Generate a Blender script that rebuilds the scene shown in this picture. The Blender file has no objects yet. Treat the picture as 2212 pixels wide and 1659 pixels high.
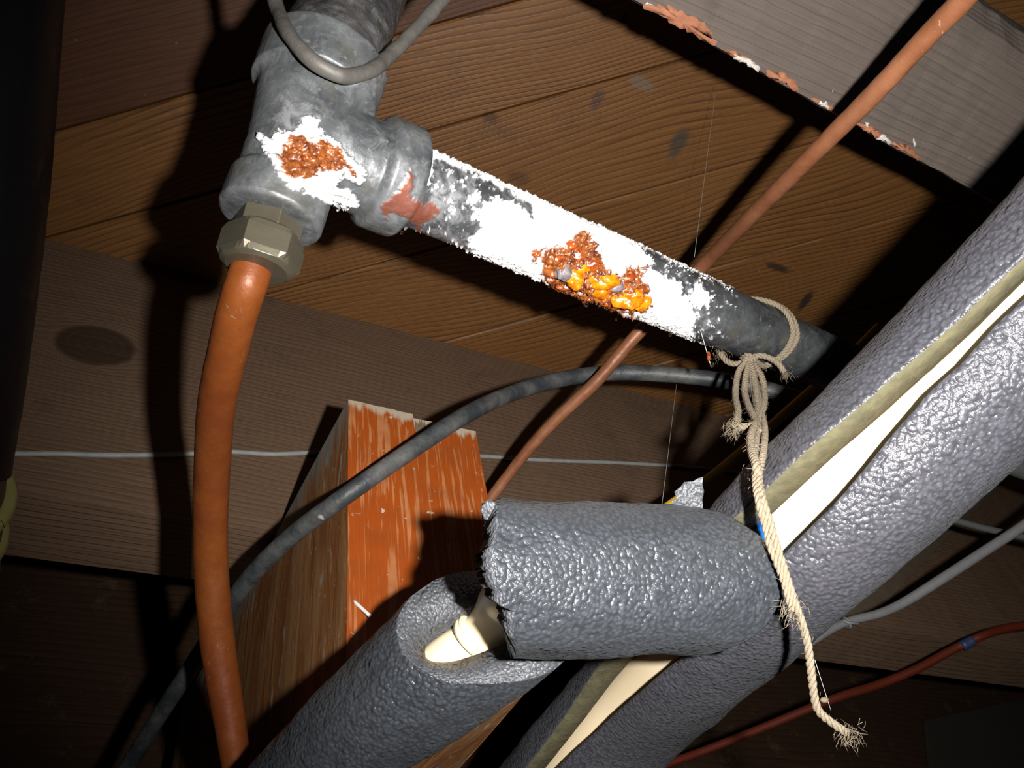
import bpy, bmesh, math, random
import numpy as np
from mathutils import Vector, Matrix, noise as mnoise
random.seed(7); np.random.seed(7)
SC = bpy.context.scene
COL = SC.collection
# ------------------------------------------------------------------ frame of the place
# world: X runs along the joists, Y across them, Z up.  The camera stands under the floor looking up.
F = 1720.0
CAMZ = 0.60                                   # camera height above the crawl space ground
HC = 0.60/1.296                               # underside of the floorboards above the camera
HJ = 0.2625                                   # underside of the joists above the camera
def nz(v):
    v = np.array(v, float); return v/np.linalg.norm(v)
Zc = nz((-.2, -.8, 1)); Xc = nz((2.505, .624, 1)); Yc = np.cross(Zc, Xc)
R = np.array([Xc, Yc, Zc])                    # camera-space (right, down, forward) -> world
CAM = np.array([0, 0, CAMZ])
def w(c): return R @ np.array(c, float) + CAM
def ray(x, y): return np.array(((x-1106)/F, (y-829.5)/F, 1.0))
def pt(x, y, z): return w(ray(x, y)*z)        # point at distance z in front of the lens
def onZ(x, y, h): r = ray(x, y); return w(r*(h/(r @ Zc)))
def onY(x, y, d): r = ray(x, y); return w(r*(d/(r @ Yc)))
def onX(x, y, d): r = ray(x, y); return w(r*(d/(r @ Xc)))
def px(P):                                    # world points (n,3) -> pixels (n,2), depth
    c = (np.atleast_2d(P)-CAM) @ R
    return c[:, :2]/c[:, 2:3]*F + np.array([1106, 829.5]), c[:, 2]

# ------------------------------------------------------------------ camera, world, light, exposure
cam = bpy.data.cameras.new('camera'); co = bpy.data.objects.new('camera', cam); COL.objects.link(co)
cam.sensor_width = 36.0; cam.sensor_fit = 'HORIZONTAL'; cam.lens = F/2212*36.0
cam.clip_start = 0.005; cam.clip_end = 50
rt = R @ np.array([1, 0, 0]); up = R @ np.array([0, -1, 0]); bk = R @ np.array([0, 0, -1])
co.matrix_world = Matrix(((rt[0], up[0], bk[0], CAM[0]), (rt[1], up[1], bk[1], CAM[1]), (rt[2], up[2], bk[2], CAM[2]), (0, 0, 0, 1)))
SC.camera = co
wd = bpy.data.worlds.new('world'); SC.world = wd; wd.use_nodes = True
wd.node_tree.nodes['Background'].inputs[0].default_value = (.5, .6, .8, 1)
wd.node_tree.nodes['Background'].inputs[1].default_value = 0.004
def spot(name, c, aim, power, size, blend, rad):
    l = bpy.data.lights.new(name, 'SPOT'); o = bpy.data.objects.new(name, l); COL.objects.link(o)
    p = w(c); q = pt(aim[0], aim[1], .5)
    o.location = p; o.rotation_euler = Vector(q-p).to_track_quat('-Z', 'Y').to_euler()
    l.energy = power; l.spot_size = math.radians(size); l.spot_blend = blend; l.shadow_soft_size = rad
    l.color = (1.0, .97, .93)
    return o
spot('camera_flash', (.032, -.007, .0), (1440, 690), 8.6, 106, 1.0, .0032)
SC.view_settings.view_transform = 'Standard'; SC.view_settings.look = 'None'
SC.view_settings.gamma = 1.0; SC.view_settings.use_curve_mapping = False
SC.view_settings.exposure = 0.0

# ------------------------------------------------------------------ material helpers
class NT:
    def __init__(s, name):
        s.m = bpy.data.materials.new(name); s.m.use_nodes = True
        s.t = s.m.node_tree; s.b = s.t.nodes['Principled BSDF']
    def n(s, typ, **kw):
        nd = s.t.nodes.new(typ)
        for k, v in kw.items(): setattr(nd, k, v)
        return nd
    def put(s, sock, v):
        if isinstance(v, bpy.types.NodeSocket): s.t.links.new(v, sock)
        elif v is not None:
            if isinstance(v, (tuple, list)) and len(v) == 3 and sock.type == 'RGBA': v = (*v, 1)
            sock.default_value = v
    def math(s, op, a, b=None, c=None, clamp=False):
        nd = s.n('ShaderNodeMath', operation=op, use_clamp=clamp)
        for i, v in enumerate((a, b, c)):
            if v is not None: s.put(nd.inputs[i], v)
        return nd.outputs[0]
    def coord(s, kind='Object'): return s.n('ShaderNodeTexCoord').outputs[kind]
    def pos(s): return s.n('ShaderNodeNewGeometry').outputs['Position']
    def map(s, v, scale=(1, 1, 1), loc=(0, 0, 0), rot=(0, 0, 0)):
        nd = s.n('ShaderNodeMapping'); s.put(nd.inputs[0], v)
        nd.inputs[1].default_value = loc; nd.inputs[2].default_value = rot; nd.inputs[3].default_value = scale
        return nd.outputs[0]
    def noise(s, v, scale, detail=3, rough=.55, dist=0):
        nd = s.n('ShaderNodeTexNoise'); s.put(nd.inputs['Vector'], v)
        nd.inputs['Scale'].default_value = scale; nd.inputs['Detail'].default_value = detail
        nd.inputs['Roughness'].default_value = rough; nd.inputs['Distortion'].default_value = dist
        return nd.outputs['Fac']
    def voro(s, v, scale, feature='F1', out='Distance'):
        nd = s.n('ShaderNodeTexVoronoi', feature=feature); s.put(nd.inputs['Vector'], v); nd.inputs['Scale'].default_value = scale
        return nd.outputs[out]
    def ramp(s, f, stops, interp='LINEAR'):
        nd = s.n('ShaderNodeValToRGB'); s.put(nd.inputs[0], f); cr = nd.color_ramp; cr.interpolation = interp
        while len(cr.elements) < len(stops): cr.elements.new(.5)
        for e, (p, c) in zip(cr.elements, stops):
            e.position = p; e.color = (c, c, c, 1) if isinstance(c, (int, float)) else (*c, 1)
        return nd.outputs[0]
    def mix(s, f, a, b, mode='MIX'):
        nd = s.n('ShaderNodeMix', data_type='RGBA', blend_type=mode)
        s.put(nd.inputs[0], f); s.put(nd.inputs[6], a); s.put(nd.inputs[7], b)
        return nd.outputs[2]
    def smooth(s, v, a, b): 
        nd = s.n('ShaderNodeMapRange', interpolation_type='SMOOTHSTEP'); s.put(nd.inputs[0], v)
        nd.inputs[1].default_value = a; nd.inputs[2].default_value = b
        return nd.outputs[0]
    def sep(s, v): 
        nd = s.n('ShaderNodeSeparateXYZ'); s.put(nd.inputs[0], v); return nd.outputs
    def comb(s, x, y, z):
        nd = s.n('ShaderNodeCombineXYZ'); s.put(nd.inputs[0], x); s.put(nd.inputs[1], y); s.put(nd.inputs[2], z); return nd.outputs[0]
    def attr(s, name): return s.n('ShaderNodeAttribute', attribute_name=name).outputs['Fac']
    def bump(s, h, dist, strength=1.0, normal=None):
        nd = s.n('ShaderNodeBump'); s.put(nd.inputs['Height'], h); nd.inputs['Distance'].default_value = dist
        nd.inputs['Strength'].default_value = strength
        if normal is not None: s.put(nd.inputs['Normal'], normal)
        return nd.outputs[0]
    def out(s, color=None, rough=None, metal=None, normal=None, spec=None, **kw):
        for k, v in (('Base Color', color), ('Roughness', rough), ('Metallic', metal), ('Normal', normal), ('Specular IOR Level', spec)):
            if v is not None: s.put(s.b.inputs[k], v)
        for k, v in kw.items(): s.put(s.b.inputs[k.replace('_', ' ')], v)
        return s.m
def plain(name, col, rough=.5, metal=0, spec=.5, var=.18, scale=300, bump=.0001, **kw):
    t = NT(name); c = t.coord(); n = t.noise(c, scale, 4)
    dk = tuple(x*(1-var) for x in col); lt = tuple(min(1, x*(1+var)) for x in col)
    return t.out(t.mix(n, dk, lt), rough, metal, t.bump(n, bump), spec, **kw)

def wood(name, light, dark, rings=230, wav=.012, knots=(), rough=.6, spec=.35, streak=.4, dirt=(.03, .025, .02), dirtamt=.35, rnd=True, bump=.0004, ringdark=.8, spots=()):
    """grain along local x; ring pattern across local y"""
    t = NT(name); c = t.coord()
    if rnd:
        oi = t.n('ShaderNodeObjectInfo').outputs['Random']
        off = t.comb(t.math('MULTIPLY', oi, 7.3), t.math('MULTIPLY', oi, 3.1), oi)
        va = t.n('ShaderNodeVectorMath', operation='ADD'); t.put(va.inputs[0], c); t.put(va.inputs[1], off); cc = va.outputs[0]
    else: cc = c
    x, y, z = t.sep(c)
    yy = t.math('ADD', y, t.math('MULTIPLY', z, .8))
    kd = None
    for (kx, ky, ra, rb) in knots:            # grain lines flow round a knot
        dx = t.math('DIVIDE', t.math('SUBTRACT', x, kx), ra); dy = t.math('DIVIDE', t.math('SUBTRACT', y, ky), rb)
        r2 = t.math('ADD', t.math('MULTIPLY', dx, dx), t.math('MULTIPLY', dy, dy))
        k = t.math('DIVIDE', 1.0, t.math('MAXIMUM', r2, 1.0))
        yy = t.math('SUBTRACT', yy, t.math('MULTIPLY', t.math('SUBTRACT', y, ky), t.math('MULTIPLY', k, .75)))
        inside = t.smooth(t.math('ADD', r2, t.math('MULTIPLY', t.noise(c, 60, 3), .3)), 1.35, .95)
        ring = t.math('FRACT', t.math('MULTIPLY', t.math('SQRT', r2), 4.0))
        kd = (inside, ring)
    low = t.noise(t.map(cc, (3.2, 9, 9)), 1.0, 2, .4)
    warp = t.math('MULTIPLY', t.math('SUBTRACT', low, .5), wav*2.2)
    tt = t.math('MULTIPLY', t.math('ADD', yy, warp), rings)
    fine = t.noise(t.map(cc, (14, 420, 420)), 1.0, 4, .6)
    tt = t.math('ADD', tt, t.math('MULTIPLY', fine, .35))
    fr = t.math('FRACT', tt)
    band = t.ramp(fr, [(0, 0), (.6, .35), (.84, 1), (.93, .9), (1, 0)])
    fib = t.noise(t.map(cc, (30, 1100, 1100)), 1.0, 3, .65)
    big = t.noise(t.map(cc, (6, 22, 22)), 1.0, 4, .6)
    amt = t.math('MULTIPLY', band, t.math('MULTIPLY', t.ramp(big, [(.25, .3), (.65, 1)]), ringdark))
    col = t.mix(amt, light, dark)
    col = t.mix(t.math('MULTIPLY', t.ramp(fib, [(.35, 1), (.6, 0)]), streak), col, tuple(d*.75 for d in dark))
    col = t.mix(t.math('MULTIPLY', t.ramp(big, [(.42, 1), (.62, 0)]), dirtamt), col, tuple((a+b)*.42 for a, b in zip(dark, light)))
    blot = t.noise(cc, 38, 5, .7)
    col = t.mix(t.math('MULTIPLY', t.ramp(blot, [(.58, 0), (.72, 1)]), dirtamt), col, dirt)
    if kd:
        col = t.mix(t.math('MULTIPLY', kd[0], .85), col, t.mix(kd[1], tuple(d*.28 for d in dark), tuple(d*.42 for d in dark)))
    if spots:
        P = t.pos()
        for (sx, sy, sz, ra, sc, amt2) in spots:
            vs = t.n('ShaderNodeVectorMath', operation='SUBTRACT'); t.put(vs.inputs[0], P); vs.inputs[1].default_value = (sx, sy, sz)
            ml = t.map(vs.outputs[0], (1/ra[0], 1/ra[1], 1/ra[2] if len(ra) > 2 else 30), rot=(0, 0, 0))
            ln = t.n('ShaderNodeVectorMath', operation='LENGTH'); t.put(ln.inputs[0], ml)
            e = t.smooth(t.math('ADD', ln.outputs['Value'], t.math('MULTIPLY', t.noise(P, 260, 3), .5)), 1.5, .75)
            col = t.mix(t.math('MULTIPLY', e, amt2), col, sc)
    dots = t.ramp(t.voro(cc, 95), [(.05, 1), (.085, 0)])
    col = t.mix(t.math('MULTIPLY', dots, t.math('MULTIPLY', t.ramp(t.noise(cc, 9, 2), [(.5, 0), (.62, 1)]), .3)), col, (.22, .2, .17))
    h = t.math('ADD', t.math('MULTIPLY', band, -.6), t.math('MULTIPLY', fib, .7))
    return t.out(col, t.math('ADD', rough-.1, t.math('MULTIPLY', fib, .22)), 0, t.bump(h, bump, .8), spec)

def foam(name, base=(.034, .038, .045), cell=1050):
    t = NT(name); c = t.coord()
    v = t.voro(c, cell, 'SMOOTH_F1'); n = t.noise(c, cell*1.1, 3, .65); big = t.noise(c, 45, 4)
    h = t.math('ADD', t.math('MULTIPLY', t.math('MULTIPLY', v, v), -2.0), t.math('MULTIPLY', n, .8))
    dust = t.ramp(t.noise(c, 24, 5, .65), [(.50, 0), (.72, .55)])
    col = t.mix(t.ramp(v, [(.0, 1), (.55, 0)]), tuple(x*.62 for x in base), tuple(x*1.55 for x in base))
    col = t.mix(t.math('MULTIPLY', big, .5), col, tuple(x*1.25 for x in base))
    col = t.mix(t.math('MULTIPLY', dust, .6), col, (.065, .065, .062))
    return t.out(col, t.ramp(n, [(.3, .26), (.7, .42)]), 0, t.bump(h, .00030, 1.0), .42, Sheen_Weight=.025, Sheen_Roughness=.5)

M = {}
M['board'] = wood('floorboard_wood', (.245, .108, .030), (.07, .025, .007), 290, .030, rough=.5, spec=.5, dirtamt=.3, ringdark=.95, bump=.00018,
    spots=[(*onZ(1467, 308, HC-.0005), (.0055, .011, .02), (.05, .042, .034), .8), (*onZ(1385, 180, HC), (.009, .004, .02), (.15, .14, .12), .45),
           (*onZ(1290, 215, HC), (.004, .007, .02), (.05, .03, .03), .6), (*onZ(1060, 255, HC), (.006, .004, .02), (.04, .02, .015), .6),
           (*onZ(1120, 385, HC), (.008, .005, .02), (.05, .022, .015), .5), (*onZ(1740, 650, HC), (.004, .010, .02), (.015, .012, .012), .85),
           (*onZ(1680, 578, HC), (.012, .003, .02), (.02, .014, .01), .8), (*onZ(310, 575, HC), (.004, .007, .02), (.012, .008, .008), .8),
           (*onZ(1350, 40, HC), (.003, .003, .02), (.015, .01, .008), .9)])
M['board_red'] = wood('floorboard_wood_dark', (.115, .045, .018), (.045, .017, .007), 300, .03, rough=.55, spec=.4, dirtamt=.35, ringdark=.7, bump=.00018)
M['joist'] = wood('joist_wood', (.20, .125, .078), (.11, .066, .042), 300, .02, rough=.75, spec=.2, streak=.5, dirtamt=.3, rnd=False,
    knots=[(-.052, .373, .0195, .0165)], ringdark=.55)
M['joist_grey'] = wood('weathered_joist_wood', (.105, .085, .072), (.07, .053, .045), 420, .01, rough=.8, spec=.2, streak=.4, dirtamt=.25, ringdark=.35)
M['bark'] = plain('wane_bark', (.26, .10, .05), .8, var=.6, scale=240, bump=.0006)
M['mortar'] = plain('lime_spots', (.42, .40, .37), .9, var=.5, scale=400, bump=.0006)
M['rear'] = wood('rear_timber', (.085, .045, .026), (.042, .02, .012), 160, .02, rough=.8, spec=.2, dirtamt=.7, dirt=(.15, .095, .06))
M['foam'] = foam('foam_skin'); M['foam_cut'] = foam('foam_cut_face', (.075, .08, .09), 1400)
M['foam_big'] = foam('foam_skin_large', (.052, .052, .062), 1000)
M['olive'] = plain('slit_edge_foam', (.075, .068, .034), .85, var=.6, scale=350, bump=.0006)
M['cream'] = plain('cream_plastic', (.80, .66, .44), .32, var=.06, scale=60, bump=.00003)
M['blue'] = plain('blue_plastic', (.01, .12, .5), .3, var=.5, scale=250)
M['yellow'] = plain('yellow_plastic', (.5, .32, .02), .45)
M['yellow_pale'] = plain('yellow_strap', (.20, .19, .06), .6)
M['red'] = plain('red_plastic', (.085, .012, .003), .5)
M['white_cable'] = plain('grey_white_cable', (.15, .15, .155), .55)
M['grey_cable'] = plain('pale_grey_cable', (.27, .28, .27), .6, var=.3, scale=200)
M['dark_cable'] = plain('dark_grey_cable', (.09, .095, .09), .5)
M['twine'] = plain('twine_fibre', (.20, .16, .11), .9, var=.35, scale=1500, bump=.0002)
M['steel_nail'] = plain('bright_nail', (.7, .7, .68), .4, 0)
M['rod'] = plain('rod_steel', (.12, .112, .10), .6, .3, var=.5, scale=160, bump=.0006)
M['water'] = plain('water_drop', (1, 1, 1), .02, Transmission_Weight=1.0, IOR=1.33)
M['amber'] = None
def amber(name, a, b):
    t = NT(name); c = t.coord(); n = t.noise(c, 420, 4, .6, .6)
    return t.out(t.mix(t.ramp(n, [(.35, 0), (.6, 1)]), a, b), .09, 0, t.bump(n, .0005), .7, Coat_Weight=.6, Coat_Roughness=.05, Subsurface_Weight=.15, Subsurface_Radius=(.002, .0007, .0002), Subsurface_Scale=1.0)
M['amber'] = amber('amber_rust', (.50, .09, .003), (.80, .26, .006))
M['redrust'] = amber('wet_red_rust', (.12, .018, .010), (.38, .085, .012))
M['lump'] = plain('grey_scale_lump', (.16, .14, .15), .45, var=.5, scale=500, bump=.0005)

def black_cable():
    t = NT('black_cable_rubber'); c = t.coord()
    n = t.noise(c, 60, 5, .65); f = t.noise(c, 700, 3)
    col = t.mix(t.ramp(n, [(.42, 0), (.68, 1)]), (.028, .032, .036), (.105, .105, .10))
    col = t.mix(t.ramp(t.noise(c, 90, 2), [(.70, 0), (.74, 1)]), col, (.6, .58, .52))
    return t.out(col, .5, 0, t.bump(f, .0002), .4)
M['black_cable'] = black_cable()
def copper(name, a, b, patina, spotc):
    t = NT(name); c = t.coord()
    n = t.noise(c, 55, 5, .6); f = t.noise(c, 400, 4, .6); sp = t.noise(c, 260, 3, .6, 1.5)
    col = t.mix(t.ramp(n, [(.35, 0), (.62, 1)]), a, b)
    col = t.mix(t.ramp(t.noise(c, 28, 3), [(.52, 0), (.7, .55)]), col, patina)
    col = t.mix(t.ramp(sp, [(.69, 0), (.74, .8)]), col, spotc)
    return t.out(col, t.ramp(f, [(.3, .38), (.7, .58)]), .15, t.bump(f, .00015), .4)
M['copper_hose'] = copper('tarnished_copper_wide', (.16, .038, .009), (.215, .058, .010), (.14, .048, .036), (.24, .18, .11))
M['copper_thin'] = copper('tarnished_copper_thin', (.19, .068, .028), (.27, .11, .055), (.13, .05, .02), (.45, .33, .2))
def brass():
    t = NT('dull_brass'); c = t.coord(); n = t.noise(c, 140, 4)
    return t.out(t.mix(n, (.085, .075, .05), (.16, .14, .10)), t.ramp(n, [(.3, .5), (.7, .34)]), .55, t.bump(n, .0002), .5)
M['brass'] = brass()
def pipe_black():
    t = NT('black_pipe_paint'); c = t.coord(); n = t.noise(c, 60, 6, .7)
    col = t.mix(t.ramp(n, [(.6, 0), (.75, .6)]), (.004, .004, .005), (.025, .018, .015))
    return t.out(col, .45, 0, t.bump(n, .0004), .18)
M['black_pipe'] = pipe_black()
def galv(name, dk=(.055, .06, .066), lt=(.23, .24, .25)):
    """galvanised iron; point attributes crust / rust / redlead hold real deposits"""
    t = NT(name); c = t.coord()
    n = t.noise(c, 75, 5, .65); f = t.noise(c, 520, 4, .65); m = t.noise(c, 190, 5, .7, .5)
    col = t.mix(t.ramp(n, [(.3, 0), (.68, 1)]), dk, lt)
    col = t.mix(t.ramp(m, [(.5, 0), (.68, .5)]), col, tuple(x*1.55 for x in lt))
    col = t.mix(t.ramp(t.noise(c, 110, 4, .6), [(.56, 0), (.68, .6)]), col, (.12, .115, .085))
    col = t.mix(t.ramp(f, [(.62, 0), (.72, .7)]), col, (.26, .26, .25))
    haze = t.attr('haze'); cr = t.attr('crust'); ru = t.attr('rust'); rl = t.attr('redlead')
    hz = t.math('MULTIPLY', haze, t.ramp(m, [(.44, 0), (.60, 1)]))
    col = t.mix(hz, col, (.27, .275, .29))
    col = t.mix(cr, col, t.mix(t.ramp(m, [(.3, 0), (.62, 1)]), (.66, .66, .67), (.9, .9, .9)))
    rc = t.mix(t.ramp(t.noise(c, 330, 5, .7, .8), [(.36, 0), (.52, .5), (.66, 1)]), (.07, .014, .008), (.36, .11, .022))
    col = t.mix(ru, col, rc)
    col = t.mix(t.math('MULTIPLY', rl, t.ramp(f, [(.3, .7), (.6, 1)])), col, t.mix(m, (.16, .038, .02), (.27, .085, .05)))
    ro = t.math('ADD', .45, t.math('MULTIPLY', cr, .4)); ro = t.math('SUBTRACT', ro, t.math('MULTIPLY', ru, .5), clamp=True)
    hh = t.math('ADD', t.math('MULTIPLY', m, 1.0), t.math('MULTIPLY', f, .6))
    met = t.math('MULTIPLY', t.math('SUBTRACT', 1.0, t.math('MAXIMUM', cr, ru), clamp=True), .35)
    return t.out(col, ro, met, t.bump(hh, .00022, .7), .5)
M['galv'] = galv('galvanised_iron', (.045, .05, .055), (.185, .192, .20)); M['galv_dark'] = galv('dark_iron', (.022, .024, .027), (.10, .105, .11))
M['riser'] = galv('grey_iron_riser', (.03, .029, .031), (.115, .11, .11))
def post_front(name='stained_post_wood'):
    t = NT(name); c = t.coord()                   # local z is vertical
    n = t.noise(t.map(c, (820, 820, 30)), 1.0, 3, .55, .5)
    n2 = t.noise(t.map(c, (330, 330, 20)), 1.0, 2, .5, .8)
    s = t.math('ADD', t.math('MULTIPLY', n, .55), t.math('MULTIPLY', n2, .5))
    col = t.mix(t.ramp(s, [(.545, 0), (.585, 1)]), (.30, .058, .006), (.38, .15, .058))
    col = t.mix(t.ramp(t.noise(c, 70, 3), [(.35, .5), (.6, 0)]), col, (.20, .045, .008))
    x, y, z = t.sep(c)
    topm = t.math('ADD', z, t.math('MULTIPLY', t.math('SUBTRACT', t.noise(t.map(c, (300, 300, 60)), 1.0, 3), .5), .016))
    col = t.mix(t.smooth(topm, .2555+CAMZ, .2600+CAMZ), col, (.40, .33, .24))
    col = t.mix(t.ramp(t.noise(c, 240, 3, .7), [(.68, 0), (.73, .9)]), col, (.50, .44, .36))
    return t.out(col, .5, 0, t.bump(n, .0004), .35)
def post_side(name='stained_post_side'):
    t = NT(name); c = t.coord()
    n = t.noise(t.map(c, (90, 90, 14), rot=(.25, 0, 0)), 1.0, 5, .6, .7)
    col = t.mix(t.ramp(n, [(.4, 0), (.6, 1)]), (.24, .08, .018), (.34, .17, .065))
    col = t.mix(t.ramp(t.noise(t.map(c, (160, 160, 30), rot=(-.6, 0, 0)), 1.0, 3), [(.64, 0), (.70, .8)]), col, (.40, .40, .35))
    col = t.mix(t.ramp(t.noise(c, 420, 3), [(.66, 0), (.70, .8)]), col, (.36, .33, .25))
    x, y, z = t.sep(c)
    topm = t.math('ADD', z, t.math('MULTIPLY', t.math('SUBTRACT', t.noise(t.map(c, (200, 200, 30)), 1.0, 4), .5), .05))
    col = t.mix(t.smooth(topm, .238+CAMZ, .262+CAMZ), col, (.24, .225, .19))
    return t.out(col, .7, 0, t.bump(n, .0006), .3)
M['post_front'] = post_front(); M['post_side'] = post_side()
M['card'] = plain('dim_board', (.05, .042, .032), .9)
M['batten'] = plain('pale_batten', (.13, .095, .062), .8, var=.3, scale=80)
M['thread'] = plain('silk_thread', (.55, .55, .52), .5)

# ------------------------------------------------------------------ object helpers
def tag(o, label=None, cat=None, group=None, kind=None):
    if label: o['label'] = label
    if cat: o['category'] = cat
    if group: o['group'] = group
    if kind: o['kind'] = kind
    return o
def empty(name, loc):
    o = bpy.data.objects.new(name, None); o.empty_display_size = .01; o.location = Vector(loc); COL.objects.link(o); return o
def mesh(name, V, Fc, mats, parent=None, smooth=True, mi=None, loc=None, basis=None):
    """vertices in world space; object origin at loc, optional 3x3 basis for its local axes"""
    V = np.array(V, float); me = bpy.data.meshes.new(name)
    mw = Matrix.Identity(4)
    if basis is not None:
        B = np.array(basis, float).T                      # columns = local axes in the world
        o0 = np.array(loc if loc is not None else (0, 0, 0), float)
        L = (V-o0) @ B
        mw = Matrix(((*B[0], o0[0]), (*B[1], o0[1]), (*B[2], o0[2]), (0, 0, 0, 1)))
    elif loc is not None:
        L = V-np.array(loc); mw = Matrix.Translation(Vector(loc))
    else: L = V
    me.from_pydata(L.tolist(), [], [tuple(int(i) for i in f) for f in Fc]); me.update()
    for m in (mats if isinstance(mats, (list, tuple)) else [mats]): me.materials.append(m)
    if mi is not None: me.polygons.foreach_set('material_index', np.array(mi, dtype=np.int32))
    if smooth: me.polygons.foreach_set('use_smooth', np.ones(len(me.polygons), bool))
    bm = bmesh.new(); bm.from_mesh(me); bmesh.ops.recalc_face_normals(bm, faces=bm.faces); bm.to_mesh(me); bm.free()
    o = bpy.data.objects.new(name, me); COL.objects.link(o)
    if parent is not None:
        o.parent = parent; PM = parent_world(parent)
        o.matrix_parent_inverse = Matrix.Identity(4); o.matrix_basis = PM.inverted() @ mw
    else: o.matrix_basis = mw
    return o
def parent_world(p):
    m = p.matrix_basis.copy() if p.type != 'EMPTY' else Matrix.Translation(p.location)
    if p.parent is not None: m = parent_world(p.parent) @ m
    return m
def spline(P, n):
    """Catmull-Rom through the points; extra columns (radii) come along"""
    P = np.array(P, float); P = np.vstack([2*P[0]-P[1], P, 2*P[-1]-P[-2]])
    k = len(P)-3; out = []
    for u in np.linspace(0, k, n):
        i = min(int(u), k-1); t = u-i; a, b, c, d = P[i:i+4]
        out.append(.5*((2*b)+(-a+c)*t+(2*a-5*b+4*c-d)*t*t+(-a+3*b-3*c+d)*t**3))
    return np.array(out)
def frames(P):
    T = np.gradient(P, axis=0); T /= np.linalg.norm(T, axis=1)[:, None]
    N = []; n = np.cross(T[0], [0, 0, 1.0]) if abs(T[0][2]) < .9 else np.cross(T[0], [1.0, 0, 0]); n /= np.linalg.norm(n)
    for t in T:
        n = n-t*(n @ t); n /= np.linalg.norm(n); N.append(n)
    N = np.array(N); return T, N, np.cross(T, N)
def tube_geo(P, r, n=20, cap=True, base=0):
    P = np.array(P); r = np.full(len(P), r) if np.isscalar(r) else np.array(r)
    T, N, B = frames(P); a = np.linspace(0, 2*math.pi, n, endpoint=False)
    V = (P[:, None]+r[:, None, None]*(np.cos(a)[None, :, None]*N[:, None]+np.sin(a)[None, :, None]*B[:, None])).reshape(-1, 3)
    Fc = []
    for i in range(len(P)-1):
        for j in range(n):
            k = (j+1) % n; Fc.append((base+i*n+j, base+i*n+k, base+(i+1)*n+k, base+(i+1)*n+j))
    if cap:
        Fc.append(tuple(base+j for j in reversed(range(n)))); Fc.append(tuple(base+(len(P)-1)*n+j for j in range(n)))
    return V, Fc
def tube(name, ctrl, mat, seg=80, n=20, parent=None, rough=0, loc=None, sc=200):
    """ctrl: (x, y, depth, radius) read off the photograph and set at their own distance"""
    C = np.array([[*pt(x, y, z), r] for x, y, z, r in ctrl]); S = spline(C, seg)
    V, Fc = tube_geo(S[:, :3], S[:, 3], n)
    if rough:
        V = V+np.array([mnoise.noise_vector(Vector(v*sc)) for v in V])*rough
    return mesh(name, V, Fc, mat, parent, loc=loc if loc is not None else (V.mean(0) if parent is None else None))
def lathe_geo(O, D, prof, n=48, base=0, cap=True):
    D = nz(D); P = np.array([np.array(O)+D*t for t, r in prof]); N0 = nz(np.cross(D, [.3, .5, .8])); B0 = np.cross(D, N0)
    a = np.linspace(0, 2*math.pi, n, endpoint=False)
    ring = np.cos(a)[:, None]*N0+np.sin(a)[:, None]*B0
    V = np.concatenate([P[i]+ring*prof[i][1] for i in range(len(prof))]); Fc = []
    for i in range(len(prof)-1):
        for j in range(n):
            k = (j+1) % n; Fc.append((base+i*n+j, base+i*n+k, base+(i+1)*n+k, base+(i+1)*n+j))
    if cap:
        Fc.append(tuple(base+j for j in reversed(range(n)))); Fc.append(tuple(base+(len(prof)-1)*n+j for j in range(n)))
    return V, Fc
def fnoise(P, s, oct=3, seed=0.0):
    o = np.zeros(len(P)); 
    for i, p in enumerate(P):
        o[i] = mnoise.fractal(Vector((p[0]*s+seed, p[1]*s, p[2]*s)), .6, 2.0, oct)
    return o
def polysd(Q, poly):
    """signed distance (positive inside) of pixels Q to a polygon"""
    poly = np.array(poly, float); d = np.full(len(Q), 1e9); ins = np.zeros(len(Q), bool)
    for i in range(len(poly)):
        a, b = poly[i], poly[(i+1) % len(poly)]; e = b-a; v = Q-a
        t = np.clip((v @ e)/(e @ e), 0, 1); d = np.minimum(d, np.linalg.norm(v-t[:, None]*e, axis=1))
        c = ((a[1] > Q[:, 1]) != (b[1] > Q[:, 1])) & (Q[:, 0] < (b[0]-a[0])*(Q[:, 1]-a[1])/((b[1]-a[1]) or 1e-9)+a[0])
        ins ^= c
    return np.where(ins, d, -d)
def sstep(x, a, b): t = np.clip((x-a)/(b-a), 0, 1); return t*t*(3-2*t)
def setattr_f(o, name, val):
    at = o.data.attributes.new(name, 'FLOAT', 'POINT'); at.data.foreach_set('value', np.array(val, dtype=np.float32))
def box_geo(lo, hi):
    x0, y0, z0 = lo; x1, y1, z1 = hi
    V = [(x0, y0, z0), (x1, y0, z0), (x1, y1, z0), (x0, y1, z0), (x0, y0, z1), (x1, y0, z1), (x1, y1, z1), (x0, y1, z1)]
    return V, [(0, 3, 2, 1), (4, 5, 6, 7), (0, 1, 5, 4), (1, 2, 6, 5), (2, 3, 7, 6), (3, 0, 4, 7)]
def bevel(o, wd=.001, seg=2):
    m = o.modifiers.new('bevel', 'BEVEL'); m.width = wd; m.segments = seg; m.limit_method = 'ANGLE'; return o

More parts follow.
